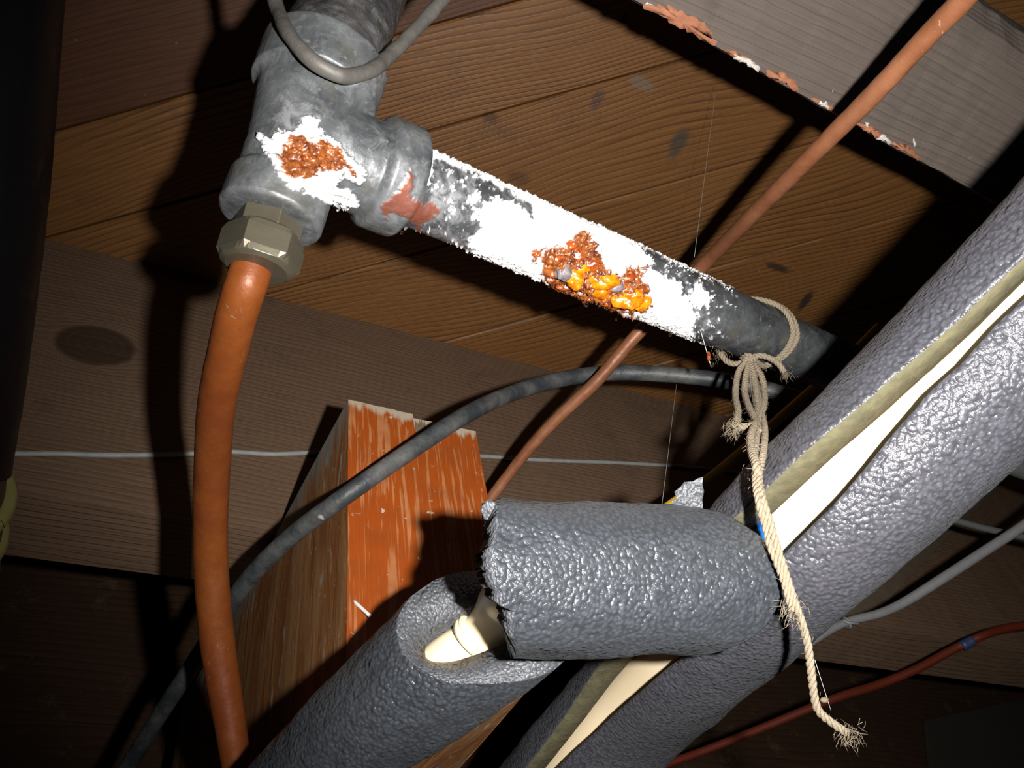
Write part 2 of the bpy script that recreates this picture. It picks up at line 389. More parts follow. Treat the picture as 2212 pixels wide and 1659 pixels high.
# ------------------------------------------------------------------ ceiling of diagonal floorboards
ceil = empty('ceiling', (0, 0, HC+CAMZ)); ceil['kind'] = 'structure'
ang = math.atan(-.733); ux = np.array([math.cos(ang), math.sin(ang), 0]); vx = np.array([-math.sin(ang), math.cos(ang), 0])
offs = [-.42, -.34, -.26, -.185, -.11, -.035, .040, .122, .178, .254, .328, .401, .475, .55, .625, .70, .775, .85, .925, 1.0, 1.075, 1.15, 1.225]
for i in range(len(offs)-1):
    a, b = offs[i]+.0004, offs[i+1]-.0004; dz = random.uniform(0, .0006); ch = .0009
    prof = [(a, .018), (a, ch), (a+ch, 0), (b-ch, 0), (b, ch), (b, .018)]
    V = []; Fc = []
    for s in (-1.1, 1.5):
        for (q, zz) in prof: V.append(ux*s+vx*q+np.array([0, 0, HC+CAMZ+zz+dz]))
    for j in range(6): k = (j+1) % 6; Fc.append((j, k, 6+k, 6+j))
    Fc += [tuple(range(6)), tuple(range(11, 5, -1))]
    o = mesh('floorboard', V, Fc, M['board_red'] if offs[i+1] < .13 else M['board'], ceil, smooth=False, loc=ux*(i*.37)+vx*((a+b)/2)+np.array([0, 0, HC+CAMZ]), basis=[ux, vx, (0, 0, 1)])
# subfloor above, closes the gaps
V, Fc = box_geo((-1.4, -.9, HC+CAMZ+.0195), (2.2, 1.8, HC+CAMZ+.03)); mesh('subfloor', V, Fc, M['rear'], ceil, smooth=False)

# ------------------------------------------------------------------ joists
def joist(name, x0, x1, prof, mat, label, mfun=None, rough=.0006, nx=260, loc=(0, 0, CAMZ), basis=((1, 0, 0), (0, 0, 1), (0, -1, 0)), skew=0):
    """prof: closed (y, z) outline, extruded along X with a sawn, slightly uneven edge"""
    xs = np.linspace(x0, x1, nx); n = len(prof); V = []; Fc = []
    for x in xs:
        for (y, z) in prof:
            d = mnoise.noise(Vector((x*45, y*30, z*30)))*rough+mnoise.noise(Vector((x*260, y*90, z*90)))*rough*.5
            V.append((x, y+d+skew*x, z+d*.8+CAMZ))
    for i in range(nx-1):
        for j in range(n): k = (j+1) % n; Fc.append((i*n+j, i*n+k, (i+1)*n+k, (i+1)*n+j))
    Fc += [tuple(range(n)), tuple(range(nx*n-1, nx*n-n-1, -1))]
    mi = None
    if mfun: mi = [mfun(i, j) for i in range(nx-1) for j in range(n)]+[0, 0]
    o = mesh(name, V, Fc, mat, None, smooth=False, loc=loc, basis=basis, mi=mi); tag(o, label, 'joist'); return o
joist('floor_joist', -.9, 1.6, [(.2935, HJ), (.2935, HC-.0004), (.334, HC-.0004), (.334, HJ)], [M['joist']],
      'broad brown joist with a dark oval knot, running across the middle behind the post')
jr = joist('floor_joist', -.9, 1.6, [(.019, HJ), (.0198, HJ+.004), (.0202, HC-.0004), (-.036, HC-.0004), (-.036, HJ+.020), (-.033, HJ+.008), (-.027, HJ+.002), (-.0205, HJ)], [M['joist_grey'], M['bark'], M['joist_grey']],
      'grey weathered joist at upper right, its near edge flaked orange and white', rough=.0009, skew=.0605, nx=500)
# flaking orange wane and lime along its lower left edge
def flakes(name, polys, mat, parent, h):
    for poly in polys:
        V = []; Fc = []
        c = np.mean(poly, 0); q = []; m = len(poly)
        for i in range(m):
            a, b = np.array(poly[i], float), np.array(poly[(i+1) % m], float)
            for t in np.linspace(0, 1, 6)[:-1]:
                p = a+(b-a)*t; q.append(p+np.array([mnoise.noise(Vector((p[0]*.11, p[1]*.11, 1))), mnoise.noise(Vector((p[0]*.11, p[1]*.11, 7)))])*9)
        k = len(q)
        for sc_, dz in ((1, -.0004), (.84, .0003), (.4, .0006)):
            for p in q:
                pp = c+(p-c)*sc_; V.append(onZ(pp[0], pp[1], h-dz-random.uniform(0, .0003)))
        V.append(onZ(c[0], c[1], h-.0006))
        for r_ in range(2):
            for j in range(k): j2 = (j+1) % k; Fc.append((r_*k+j, r_*k+j2, (r_+1)*k+j2, (r_+1)*k+j))
        for j in range(k): Fc.append((2*k+j, 2*k+(j+1) % k, 3*k))
        mesh(name, V, Fc, mat, parent)
def strip(pts, wds):
    """outline of a long flake: points along its lower edge and its widths"""
    n_ = nz((.49, -.87)); return list(pts)+[(x+n_[0]*w_, y+n_[1]*w_) for (x, y), w_ in reversed(list(zip(pts, wds)))]
E0 = lambda x: (x, (x-1370)*.5616+1.5)
flakes('bark_flake', [strip([E0(x) for x in (1385, 1430, 1480, 1515, 1545)], (8, 26, 36, 32, 8)), strip([E0(x) for x in (1555, 1600, 1640)], (6, 15, 6)),
    strip([E0(x) for x in (1655, 1690, 1722)], (10, 24, 10)), strip([E0(x) for x in (1750, 1800, 1830)], (6, 12, 6)), strip([E0(x) for x in (1845, 1880, 1905)], (8, 16, 6)),
    strip([E0(x) for x in (1925, 1955, 1985)], (8, 18, 7))], M['bark'], jr, HJ)
flakes('lime_fleck', [strip([E0(x) for x in (1580, 1612, 1640)], (5, 14, 8)), strip([E0(x) for x in (1765, 1778, 1790)], (6, 14, 6)),
    [(1868, 262), (1880, 266), (1876, 278), (1868, 272)], strip([E0(x) for x in (1895, 1912, 1925)], (4, 10, 5)), [(1392, 4), (1412, 8), (1408, 14), (1394, 10)],
    [(1795, 192), (1802, 196), (1799, 202), (1793, 199)], [(1975, 300), (1981, 304), (1975, 314), (1970, 308)]], M['mortar'], jr, HJ-.0003)
joist('rear_joist', -.9, 1.6, [(.555, .309), (.555, HC-.0004), (.60, HC-.0004), (.60, .309)], [M['rear']],
      'dim brown timber with pale worn patches at lower left, beyond the broad joist', nx=120)
o = joist('wall_plate', -.9, 1.6, [(.548, .20), (.548, .306), (.62, .306), (.62, .20)], [M['rear']], 'darkest timber at the lower left corner, under the dim brown timber', nx=120)
o['category'] = 'timber'

# ------------------------------------------------------------------ stained post: two timbers against the joist
def post(name, X0, X1, Y0, top, botf, label, skew=0.0, chip=None):
    """front face at Y0, side faces run back in Y; the lower end is cut on the slant"""
    nzv, nxv = 60, 14; Vv = []; Fc = []; mi = []
    Y1 = .44 if True else 0
    Ys = [Y0, Y0+.03, Y0+.0855, Y0+.16, Y1]
    def top_at(X, Y):
        return top-(.0 if Y < .29 else .0006)
    ring = [(X0, Y0)]
    ring = [(X0+(X1-X0)*t, Y0) for t in np.linspace(0, 1, nxv)]+[(X1, y) for y in Ys[1:]]+[(X0+(X1-X0)*t, Y1) for t in np.linspace(1, 0, 5)[1:]]+[(X0, y) for y in reversed(Ys[1:-1])]
    n = len(ring)
    for i in range(nzv):
        for (X, Y) in ring:
            zt = top_at(X, Y)+mnoise.noise(Vector((X*500, Y*200, 3)))*.0006; zb = botf(X)
            z = zb+(zt-zb)*i/(nzv-1)
            d = mnoise.noise(Vector((X*120, Y*120, z*20)))*.0005
            Vv.append((X-(Y-Y0)*skew+d, Y+d, z+CAMZ))
    for i in range(nzv-1):
        for j in range(n):
            k = (j+1) % n; Fc.append((i*n+j, i*n+k, (i+1)*n+k, (i+1)*n+j)); mi.append(0 if j < nxv-1 else 1)
    Fc += [tuple(reversed(range(n))), tuple(range((nzv-1)*n, nzv*n))]; mi += [1, 1]
    o = mesh(name, Vv, Fc, [M['post_front'], M['post_side']], None, smooth=False, mi=mi)
    return tag(o, label, 'post', 'stained timbers of the post')
cut = lambda X: .094+(X-.055)*.64
post('support_post', .0594, .0876, .2050, HJ-.0008, cut, 'left timber of the stained orange post, corner towards the camera, pale sawn top', skew=.105)
post('support_post', .0879, .1176, .2068, HJ-.0012, cut, 'right timber of the stained orange post, narrower and half hidden by the short foam sleeve', skew=.09)
# splinters in the notch between the timbers
V = []; Fc = []
for i in range(7):
    p = onY(897+i*3.3+random.uniform(-1, 1), 912-random.uniform(0, 9), .2062); q = onY(900+i*3.3, 930, .2064); s = np.array([.0006, 0, 0]); b = len(V)
    V += [q-s, q+s, q+np.array([0, .0008, 0]), p]; Fc += [(b, b+1, b+3), (b+1, b+2, b+3), (b+2, b, b+3), (b, b+2, b+1)]
tag(mesh('splinter', V, Fc, M['batten'], bpy.data.objects['support_post.001'], smooth=False), 'pale torn splinters')
a, b = onY(768, 1301, .2040), onY(799, 1330, .2020)
V, Fc = tube_geo(np.linspace(onY(764, 1298, .2056), b, 8), .0006, 8); tag(mesh('nail', V, Fc, M['steel_nail'], None), 'short bright nail stub sticking out of the orange post', 'nail')

# ------------------------------------------------------------------ tee fitting, riser, horizontal pipe
P0 = np.array((-.0563, -.0647, .21)); Dr = nz((.182, -.911, .37)); Db = nz((.813, .24, .532))
O0 = w(P0); DR = R @ Dr; DB = R @ Db
parts = [lathe_geo(O0, DR, [(-.0262, .0100), (-.0260, .0122), (-.0252, .0130), (-.0165, .0131), (-.0155, .0127), (-.0148, .0119), (-.006, .0120), (.004, .0134), (.0122, .0146), (.0134, .0152), (.0144, .0169), (.0262, .0172), (.0272, .0168), (.0274, .0150)]),
         lathe_geo(O0, DB, [(-.004, .010), (0, .0126), (.012, .0130), (.0205, .0135), (.0215, .0152), (.0225, .0160), (.0310, .0161), (.0322, .0152), (.0323, .0118)])]
V = []; Fc = []
for v, f in parts:
    b = len(V); V += v.tolist(); Fc += [tuple(i+b for i in q) for q in f]
me = bpy.data.meshes.new('tmp'); me.from_pydata(V, [], Fc); tmp = bpy.data.objects.new('tmp', me); COL.objects.link(tmp)
rm = tmp.modifiers.new('r', 'REMESH'); rm.mode = 'VOXEL'; rm.voxel_size = .00042
sm = tmp.modifiers.new('s', 'SMOOTH'); sm.factor = .5; sm.iterations = 3
dg = bpy.context.evaluated_depsgraph_get(); ev = tmp.evaluated_get(dg); em = ev.to_mesh()
nv = len(em.vertices); TV = np.zeros(nv*3); em.vertices.foreach_get('co', TV); TV = TV.reshape(-1, 3)
TF = [tuple(p.vertices) for p in em.polygons]; NO = np.zeros(nv*3); em.vertices.foreach_get('normal', NO); NO = NO.reshape(-1, 3)
ev.to_mesh_clear(); bpy.data.objects.remove(tmp)
c1 = lambda L: [(400+.3857*x, .3857*y) for x, y in L]
c2 = lambda L: [(1000+.4069*x, 300+.4069*y) for x, y in L]
crustT = c1([(427, 770), (480, 790), (545, 745), (640, 720), (690, 650), (740, 690), (755, 770), (820, 775), (870, 800), (890, 870), (960, 915), (1000, 960), (990, 1000), (940, 1010), (880, 975), (850, 1050), (930, 1100), (945, 1140), (880, 1140), (790, 1125), (700, 1080), (600, 1040), (560, 1000), (520, 940), (480, 880), (440, 830)])
rustT = c1([(545, 790), (620, 775), (700, 800), (790, 800), (860, 820), (880, 900), (940, 960), (870, 950), (780, 940), (720, 985), (650, 1000), (580, 985), (545, 930), (535, 860)])
oliveT = c1([(800, 870), (880, 880), (945, 960), (870, 960), (790, 930)])
hazeT = c1([(520, 590), (700, 560), (760, 650), (760, 780), (560, 760), (480, 700)])
red1 = c1([(1265, 940), (1280, 1000), (1265, 1080), (1290, 1130), (1400, 1140), (1425, 1180), (1400, 1220), (1330, 1230), (1310, 1275), (1270, 1240), (1230, 1200), (1160, 1190), (1120, 1220), (1098, 1170), (1130, 1110), (1190, 1080), (1230, 1030)])
def facing(P, N): return ((CAM-P)*N).sum(1) > 0
def deposits(V, N, crust, rust, haze, red, amp, seed=0):
    Q, _ = px(V); fc = facing(V, N)
    nn = fnoise(V, 420, 4, seed); n2 = fnoise(V, 1500, 3, seed+5); n3 = fnoise(V, 130, 3, seed+9)
    def m(polys, edge, wob, bias=0): 
        if not polys: return np.zeros(len(V))
        d = np.max([polysd(Q, p) for p in polys], 0)+bias+wob*nn+wob*.4*n2
        return sstep(d, -edge, edge)*fc
    cr = m(crust, 2.5, 10, 3); ru = m(rust, 4.0, 10, 4); hz = m(haze, 22, 40); rd = m(red, 2.5, 9)
    return cr*(1-ru*.0), ru, hz, rd, nn, n2, n3
cr, ru, hz, rd, nn, n2, n3 = deposits(TV, NO, [crustT], [rustT], [hazeT, c1([(1120, 950), (1200, 920), (1230, 980), (1180, 1010), (1120, 990)]), c1([(980, 450), (1160, 420), (1150, 480), (1000, 500)])], [red1], 1)
Q, _ = px(TV); ringd = np.hypot(Q[:, 0]-656, Q[:, 1]-341)
disp = cr*(.00055+.00045*nn+.00035*n2)+ru*(-.0004+.0006*nn+.0003*n2)+ru*.0006*np.exp(-((ringd-9)/3.0)**2)+rd*.0003+n3*.00012+nn*.00004
TV2 = TV+NO*disp[:, None]
tee = empty('tee_fitting', O0); tag(tee, 'grey galvanised iron tee with a white crusted rust spot on its belly', 'pipe fitting')
tb = mesh('tee_body', TV2, TF, M['galv'], tee)
for nme, a in (('crust', cr), ('rust', ru), ('haze', hz), ('redlead', rd)): setattr_f(tb, nme, a)
# rust pimple on the tee
def blob(name, x, y, z, rx, ry, mat, parent, seed=0, d=.6, bump=.25, sub=3):
    c = pt(x, y, z); bm = bmesh.new(); bmesh.ops.create_icosphere(bm, subdivisions=sub, radius=1)
    V = np.array([v.co[:] for v in bm.verts]); Fc = [tuple(v.index for v in f.verts) for f in bm.faces]; bm.free()
    s = np.array([1+bump*mnoise.noise(Vector(v*1.6)+Vector((seed, 0, 0)))+bump*.4*mnoise.noise(Vector(v*4)+Vector((seed, 3, 0))) for v in V])
    L = V*s[:, None]*np.array([rx*z/F, ry*z/F, d*min(rx, ry)*z/F]); Wp = c+L @ R.T
    return mesh(name, Wp, Fc, mat, parent)
def front_z(x, y, O, D, r):
    """distance of the near surface of a straight cylinder along the pixel ray"""
    q = R @ ray(x, y); o = CAM-O; a = q-D*(q @ D); b = o-D*(o @ D)
    A, B, C = a @ a, 2*a @ b, b @ b-r*r; di = B*B-4*A*C
    return (-B-math.sqrt(max(di, 0)))/(2*A)
blob('rust_pimple', 656, 341, front_z(656, 341, O0, DR, .0132), 6, 6, M['redrust'], tee, 3, .5, .1, 2)
# riser
rc0 = O0+DR*.018; rc1 = pt(757, 20, .243); DRi = nz(rc1-rc0)
n = 96; seg = 150; V, Fc = lathe_geo(rc0, DRi, [(t, .0146) for t in np.linspace(0, .075, seg)], n)
NV = V-rc0; NV = NV-np.outer(NV @ DRi, DRi); NV /= np.linalg.norm(NV, axis=1)[:, None]+1e-9
V = V+NV*(fnoise(V, 300, 4)*.00025)[:, None]
ri = mesh('riser_pipe', V, Fc, M['riser'], None, loc=rc0); tag(ri, 'wide dark grey iron pipe rising out of the tee to the top edge', 'pipe')
setattr_f(ri, 'haze', (fnoise(V, 60, 3, 4) > .15)*.35)
# hanger rod looping round the riser
rodc = [(x, y, front_z(x, y, O0, DR, .0176)-.0018+dz, .0020) for x, y, dz in ((600, 22, .003), (622, 70, 0), (660, 118, 0), (705, 150, 0), (752, 164, 0), (805, 150, 0), (850, 112, .002))]
rodc = [(575, -60, rodc[0][2]+.009, .0020)]+rodc+[(900, 62, rodc[-1][2]+.008, .0020), (960, -5, rodc[-1][2]+.018, .0020), (1010, -70, rodc[-1][2]+.028, .0020)]
tag(tube('hanger_rod', rodc, M['rod'], 120, 16, rough=.00022), 'thin grey rusted rod looped under the wide riser pipe', 'rod')

# horizontal iron pipe with crust and rust
pr = .0113; L = np.linalg.norm(pt(1804, 789, .336)-O0)
pS = O0+DB*.030; pE = O0+DB*(L+.12); nseg, nr = 900, 150
ts = np.concatenate([np.linspace(0, L-.02, nseg), np.linspace(L-.018, L+.09, 60)])
V, Fc = lathe_geo(pS, DB, [(t, pr) for t in ts], nr, cap=True)
NV = V-pS; NV = NV-np.outer(NV @ DB, DB); NV /= np.linalg.norm(NV, axis=1)[:, None]
crustP = [[(1022, 470), (1045, 440), (1075, 432), (1120, 452), (1150, 470), (1160, 425), (1250, 462), (1330, 505), (1385, 540), (1410, 590), (1450, 605), (1480, 640), (1500, 680), (1490, 735), (1440, 730), (1395, 712), (1300, 668), (1200, 625), (1110, 585), (1060, 560), (1010, 525), (1030, 505), (1050, 490)],
          [(905, 302), (960, 325), (1040, 362), (1110, 392), (1160, 410), (1150, 440), (1100, 410), (1030, 375), (960, 345), (905, 330)],
          [(912, 335), (935, 345), (925, 390), (908, 400), (900, 370)], [(1488, 640), (1510, 610), (1530, 640), (1518, 665), (1498, 660)], [(1005, 425), (1030, 420), (1035, 432), (1012, 438)]]
rustP = [c2([(560, 570), (600, 510), (660, 510), (710, 590), (745, 680), (800, 740), (840, 745), (860, 700), (930, 690), (945, 760), (985, 830), (975, 890), (900, 915), (800, 890), (720, 860), (640, 820), (560, 800), (480, 760), (420, 690), (430, 590), (500, 580)]),
         c2([(370, 590), (410, 590), (420, 620), (380, 630)])]
hazeP = [[(900, 300), (1100, 400), (1180, 430), (1180, 640), (1000, 560), (890, 500)], [(1440, 560), (1560, 660), (1560, 720), (1480, 760), (1440, 740)]]
cr, ru, hz, rd, nn, n2, n3 = deposits(V, NV, crustP, rustP, hazeP, [red1], 1, 31)
along = (V-pS) @ DB
# the crust wraps past the silhouette onto the back
along = (V-pS) @ DB; band = sstep(along, .062, .080)*(1-sstep(along, .128, .142))
bk_ = (~facing(V, NV))*band*sstep(nn, -.25, .1); cr = np.maximum(cr, bk_)
speck = sstep(n2*.5+nn*.9, .62, .74)*hz*.8*(along < .132); cr = np.maximum(cr, speck*(1-rd))
disp = cr*(.00055+.0005*n2+.0006*nn)+ru*(.0003+.0009*nn+.0003*n2)+rd*.0002+n3*.00012
V2 = V+NV*disp[:, None]
pp = empty('iron_pipe', pS); tag(pp, 'grey iron water pipe sloping down right from the tee, crusted white with amber rust blisters', 'pipe')
pb = mesh('pipe_wall', V2, Fc, M['galv_dark'], pp)
for nme, a in (('crust', cr), ('rust', ru), ('haze', hz*.8), ('redlead', rd)): setattr_f(pb, nme, a)
for i, (x, y, rx, ry, mk, d) in enumerate([(1243, 596, 17, 21, 'amber', .6), (1302, 605, 24, 17, 'amber', .7), (1298, 628, 15, 14, 'amber', .95), (1352, 642, 27, 21, 'amber', .55), (1382, 652, 17, 15, 'amber', .6), (1252, 580, 15, 10, 'amber', .6),
        (1216, 583, 15, 19, 'lump', .7), (1245, 548, 14, 12, 'redrust', .5), (1275, 570, 18, 12, 'redrust', .6), (1232, 530, 12, 9, 'redrust', .5), (1200, 560, 13, 9, 'redrust', .5), (1330, 618, 14, 10, 'lump', .6),
        (1230, 618, 22, 8, 'redrust', .6), (1280, 640, 22, 8, 'redrust', .6), (1158, 547, 8, 6, 'redrust', .4), (1355, 598, 14, 9, 'redrust', .4), (1325, 655, 20, 7, 'redrust', .6), (1255, 512, 9, 8, 'redrust', .4), (1190, 600, 9, 9, 'redrust', .5)]):
    z = front_z(x, y, pS, DB, pr)
    o = blob('rust_blister', x, y, z-.0006, rx*1.38, ry*1.3, M[mk], pp, i*3.7, d, .38)
    if mk == 'amber': o['label'] = 'glossy amber rust blister'
    elif mk == 'lump': o['label'] = 'grey scale lump'
# frost-like crystals along both edges of the crust
V = []; Fc = []
for i in range(1500):
    s = random.uniform(.070, .148); a = random.choice([1, -1, -1]); th = random.gauss(0, .35)
    e = CAM-(pS+DB*s); e = nz(e-DB*(e @ DB)); sd = np.cross(DB, e); dr = e*math.sin(th)+sd*a*math.cos(th)
    if mnoise.noise(Vector((s*60, a*5, 0))) < (-.15 if s < .13 else .1): continue
    c = pS+DB*s+dr*(pr+.0002); q = .00012+random.random()**2*.00032; b = len(V); t1 = nz(np.cross(dr, DB))
    jt = np.random.randn(3)*.3*q
    V += [c+DB*q, c-DB*q*.7+t1*q, c-DB*q*.7-t1*q, c+dr*q*1.5+jt, c-dr*q]; Fc += [(b, b+1, b+3), (b+1, b+2, b+3), (b+2, b, b+3), (b+1, b, b+4), (b+2, b+1, b+4), (b, b+2, b+4)]
M['salt'] = plain('salt_crystals', (.85, .85, .86), .8, var=.05)
o = mesh('crust_crystals', V, Fc, M['salt'], pp, smooth=False); o['kind'] = 'stuff'
for x, y, r, lb in ((1266, 657, 6, 'largest clear drop, hanging under the amber blisters of the iron pipe'), (1331, 690, 2.5, 'tiny drop under the iron pipe right of the amber blisters'),
        (1448, 722, 4, 'clear drop under the right end of the white crust'), (868, 503, 4, 'clear drop under the iron pipe near the tee')):
    z = front_z(x, y-14, pS, DB, pr)+.006
    tag(blob('water_drop', x, y, z, r, r*1.25, M['water'], None, x, 1, .05, 2), lb, 'drop', 'drops under the iron pipe')
# hanging thread with an amber and clear drop
V, Fc = tube_geo(np.linspace(pt(1506, 688, .285), pt(1536, 792, .28), 12), .00012, 6); th = mesh('drip_thread', V, Fc, M['thread'], None)
tag(th, 'fine thread with a small amber bead hanging below the iron pipe', 'thread')
blob('amber_bead', 1531, 770, .2805, 4, 12, M['redrust'], th, 2, 1, .2, 2); blob('clear_bead', 1538, 788, .2802, 4.5, 7, M['water'], th, 5, 1, .1, 2)
# cobweb strands
for i, (a, b, lb) in enumerate([((1548, 180, .46), (1500, 555, .36), 'single cobweb strand in front of the boards above the iron pipe'), ((1465, 800, .42), (1430, 1090, .3), 'cobweb strand hanging between the black cable and the short foam sleeve')]):
    V, Fc = tube_geo(np.linspace(pt(*a), pt(*b), 10), .00006, 5); tag(mesh('cobweb_strand', V, Fc, M['thread'], None), lb, 'cobweb')

# ------------------------------------------------------------------ brass compression nut and copper pipe
fit = empty('compression_fitting', O0-DR*.0262); tag(fit, 'dull brass hexagonal compression nut screwed into the bottom of the tee', 'pipe fitting')
nc = pt(563, 548, .197); e0 = O0-DR*.025; DN = nz(nc-e0)
def hexg(O, D, prof, rot=0.2):
    N0 = nz(np.cross(D, R @ np.array([1., 0, 0.1]))); B0 = np.cross(D, N0); V = []; Fc = []
    m = 48
    for t, r, rnd in prof:
        for j in range(m):
            a = 2*math.pi*j/m+rot; hx = math.cos(math.pi/6)/math.cos((a-rot) % (math.pi/3)-math.pi/6)
            rr = min(r*hx, r*rnd); V.append(np.array(O)+D*t+rr*(math.cos(a)*N0+math.sin(a)*B0))
    k = len(prof)
    for i in range(k-1):
        for j in range(m): j2 = (j+1) % m; Fc.append((i*m+j, i*m+j2, (i+1)*m+j2, (i+1)*m+j))
    Fc += [tuple(reversed(range(m))), tuple(range((k-1)*m, k*m))]
    return V, Fc
V, Fc = hexg(e0, DN, [(0, .0086, 1.0), (.0050, .0086, 1.0), (.0056, .0084, .97), (.0062, .0082, .93)], .5); bevel(mesh('hexagon_body', V, Fc, M['brass'], fit, smooth=False), .0002)
V, Fc = hexg(e0, DN, [(.0050, .0096, .88), (.0058, .0102, .96), (.0072, .0103, 1.0), (.0125, .0103, 1.0), (.0142, .0100, .90), (.0150, .0088, .86)], .15)
bevel(mesh('nut', V, Fc, M['brass'], fit, smooth=False), .0002)
cp = [(553, 555, .198, .0050), (533, 610, .196, .0051), (514, 670, .199, .0051), (500, 725, .204, .0051), (478, 820, .214, .0051), (465, 900, .223, .0051), (459, 1000, .235, .0052), (455, 1100, .243, .0052), (455, 1200, .249, .0052), (461, 1300, .252, .0053), (471, 1400, .254, .0053), (487, 1500, .254, .0051), (503, 1600, .253, .0047), (513, 1680, .252, .0044), (520, 1760, .252, .0044)]
tag(tube('copper_pipe', cp, M['copper_hose'], 200, 40, rough=.00012), 'bright orange copper pipe bowing down from the brass nut to the bottom edge', 'pipe')
ct = [(2190, -110, .185, .00285), (2080, 0, .200, .0029), (1985, 98, .215, .0029), (1890, 200, .231, .0029), (1760, 330, .258, .0029), (1640, 450, .297, .0030), (1530, 562, .348, .0031), (1450, 645, .358, .0030), (1365, 735, .362, .0029), (1290, 822, .366, .0029), (1210, 898, .372, .0028), (1150, 962, .377, .0027), (1095, 1030, .381, .0026), (1055, 1085, .383, .0026), (1020, 1150, .385, .0026)]
tag(tube('copper_pipe', ct, M['copper_thin'], 220, 28, rough=.00018), 'long thin brown copper tube crossing diagonally behind the crusted iron pipe', 'pipe')

# ------------------------------------------------------------------ black cable and thin cable on the joist
bc = [(180, 1800, .33, .0033), (270, 1665, .325, .0033), (345, 1545, .32, .0033), (430, 1415, .31, .0033), (505, 1295, .298, .0033), (560, 1225, .290, .0033), (640, 1150, .282, .0033), (745, 1072, .276, .0032), (870, 985, .290, .0033), (1000, 900, .316, .0035), (1100, 852, .350, .0036), (1200, 822, .375, .0037), (1310, 806, .385, .0038), (1430, 808, .385, .0039), (1560, 822, .380, .0038), (1680, 848, .375, .0038), (1790, 885, .37, .0038), (1900, 930, .365, .0038)]
tag(tube('electric_cable', bc, M['black_cable'], 260, 28, rough=.0001), 'thick black cable arching over the orange post and on behind the twine', 'cable')
def on_joist(name, pts, r, mat, label, d=.2935, seg=120):
    C = np.array([onY(x, y, d-r*1.05) for x, y in pts]); S = spline(C, seg); V, Fc = tube_geo(S, r, 12)
    return tag(mesh(name, V, Fc, mat, None, loc=V.mean(0)), label, 'cable')
on_joist('thin_cable', [(-60, 978), (20, 980), (120, 980), (230, 983), (360, 982), (430, 979), (500, 976), (590, 981), (680, 978), (800, 980), (1030, 985), (1120, 991), (1200, 995), (1320, 999), (1400, 1003), (1480, 1008), (1560, 1017), (1640, 1030), (1760, 1050)], .0013, M['grey_cable'], 'thin pale grey cable stapled level across the broad knotted joist')
tag(tube('thin_cable', [(1990, 1100, .46, .0020), (2050, 1120, .46, .0020), (2130, 1142, .46, .0020), (2212, 1160, .46, .0020), (2300, 1180, .46, .0020)], M['dark_cable'], 40, 14), 'dark grey cable coming out from the right side of the big foam sleeve', 'cable')
wc = empty('twin_cable', pt(1835, 1345, .4)); tag(wc, 'pale grey twin cable with a small tie, looping below the big foam sleeve at right', 'cable')
tube('cable_core', [(1480, 1540, .33, .0018), (1560, 1492, .34, .0018), (1640, 1457, .35, .0019), (1740, 1394, .36, .0019), (1800, 1357, .37, .0019), (1840, 1340, .375, .0020), (1900, 1325, .38, .0021), (1955, 1300, .385, .0023), (2040, 1247, .39, .0025), (2120, 1195, .395, .0025), (2212, 1135, .40, .0025), (2300, 1070, .405, .0025)], M['white_cable'], 120, 18, wc)
def ringz(name, c, ax, r, t, mat, parent, n=28):
    N, B = nz(np.cross(ax, [.2, .3, .9])), None; B = np.cross(ax, N)
    P = np.array([c+r*(math.cos(a)*N+math.sin(a)*B) for a in np.linspace(0, 2*math.pi, n+1)]); V, Fc = tube_geo(P, t, 8, False)
    return mesh(name, V, Fc, mat, parent)
cc = pt(1830, 1345, .3745); ringz('cable_tie', cc, nz(pt(1840, 1340, .375)-pt(1820, 1350, .374)), .0023, .0007, M['white_cable'], wc)
V, Fc = tube_geo(np.array([pt(1820, 1340, .371), pt(1832, 1345, .370), pt(1855, 1347, .370)]), .0007, 8); mesh('tie_tail', V, Fc, M['white_cable'], wc)
rc = empty('red_cable', pt(1700, 1550, .5)); tag(rc, 'dark red cable with a blue tape mark, in the dark at lower right', 'cable')
tube('cable_core', [(1340, 1700, .40, .0021), (1430, 1655, .41, .0021), (1520, 1622, .42, .0021), (1640, 1575, .43, .0022), (1800, 1510, .44, .0023), (1900, 1478, .45, .0024), (1980, 1445, .455, .0024), (2060, 1402, .46, .0024), (2120, 1374, .46, .0024), (2170, 1358, .465, .0025), (2240, 1348, .47, .0025), (2320, 1345, .47, .0025)], M['red'], 120, 16, rc)
tube('tape_band', [(2078, 1396, .4585, .0029), (2092, 1388, .459, .0029), (2102, 1383, .459, .0029)], plain('dark_blue_tape', (.02, .035, .09), .5), 6, 16, rc)
tag(tube('yellow_rod', [(1395, 1130, .34, .0022), (1450, 1090, .345, .0022), (1530, 1035, .35, .0022), (1620, 960, .355, .0022), (1720, 872, .36, .0022), (1830, 775, .365, .0022), (1900, 705, .37, .0022)], M['yellow'], 60, 14), 'yellow cable in shadow just left of the big foam sleeve', 'cable')

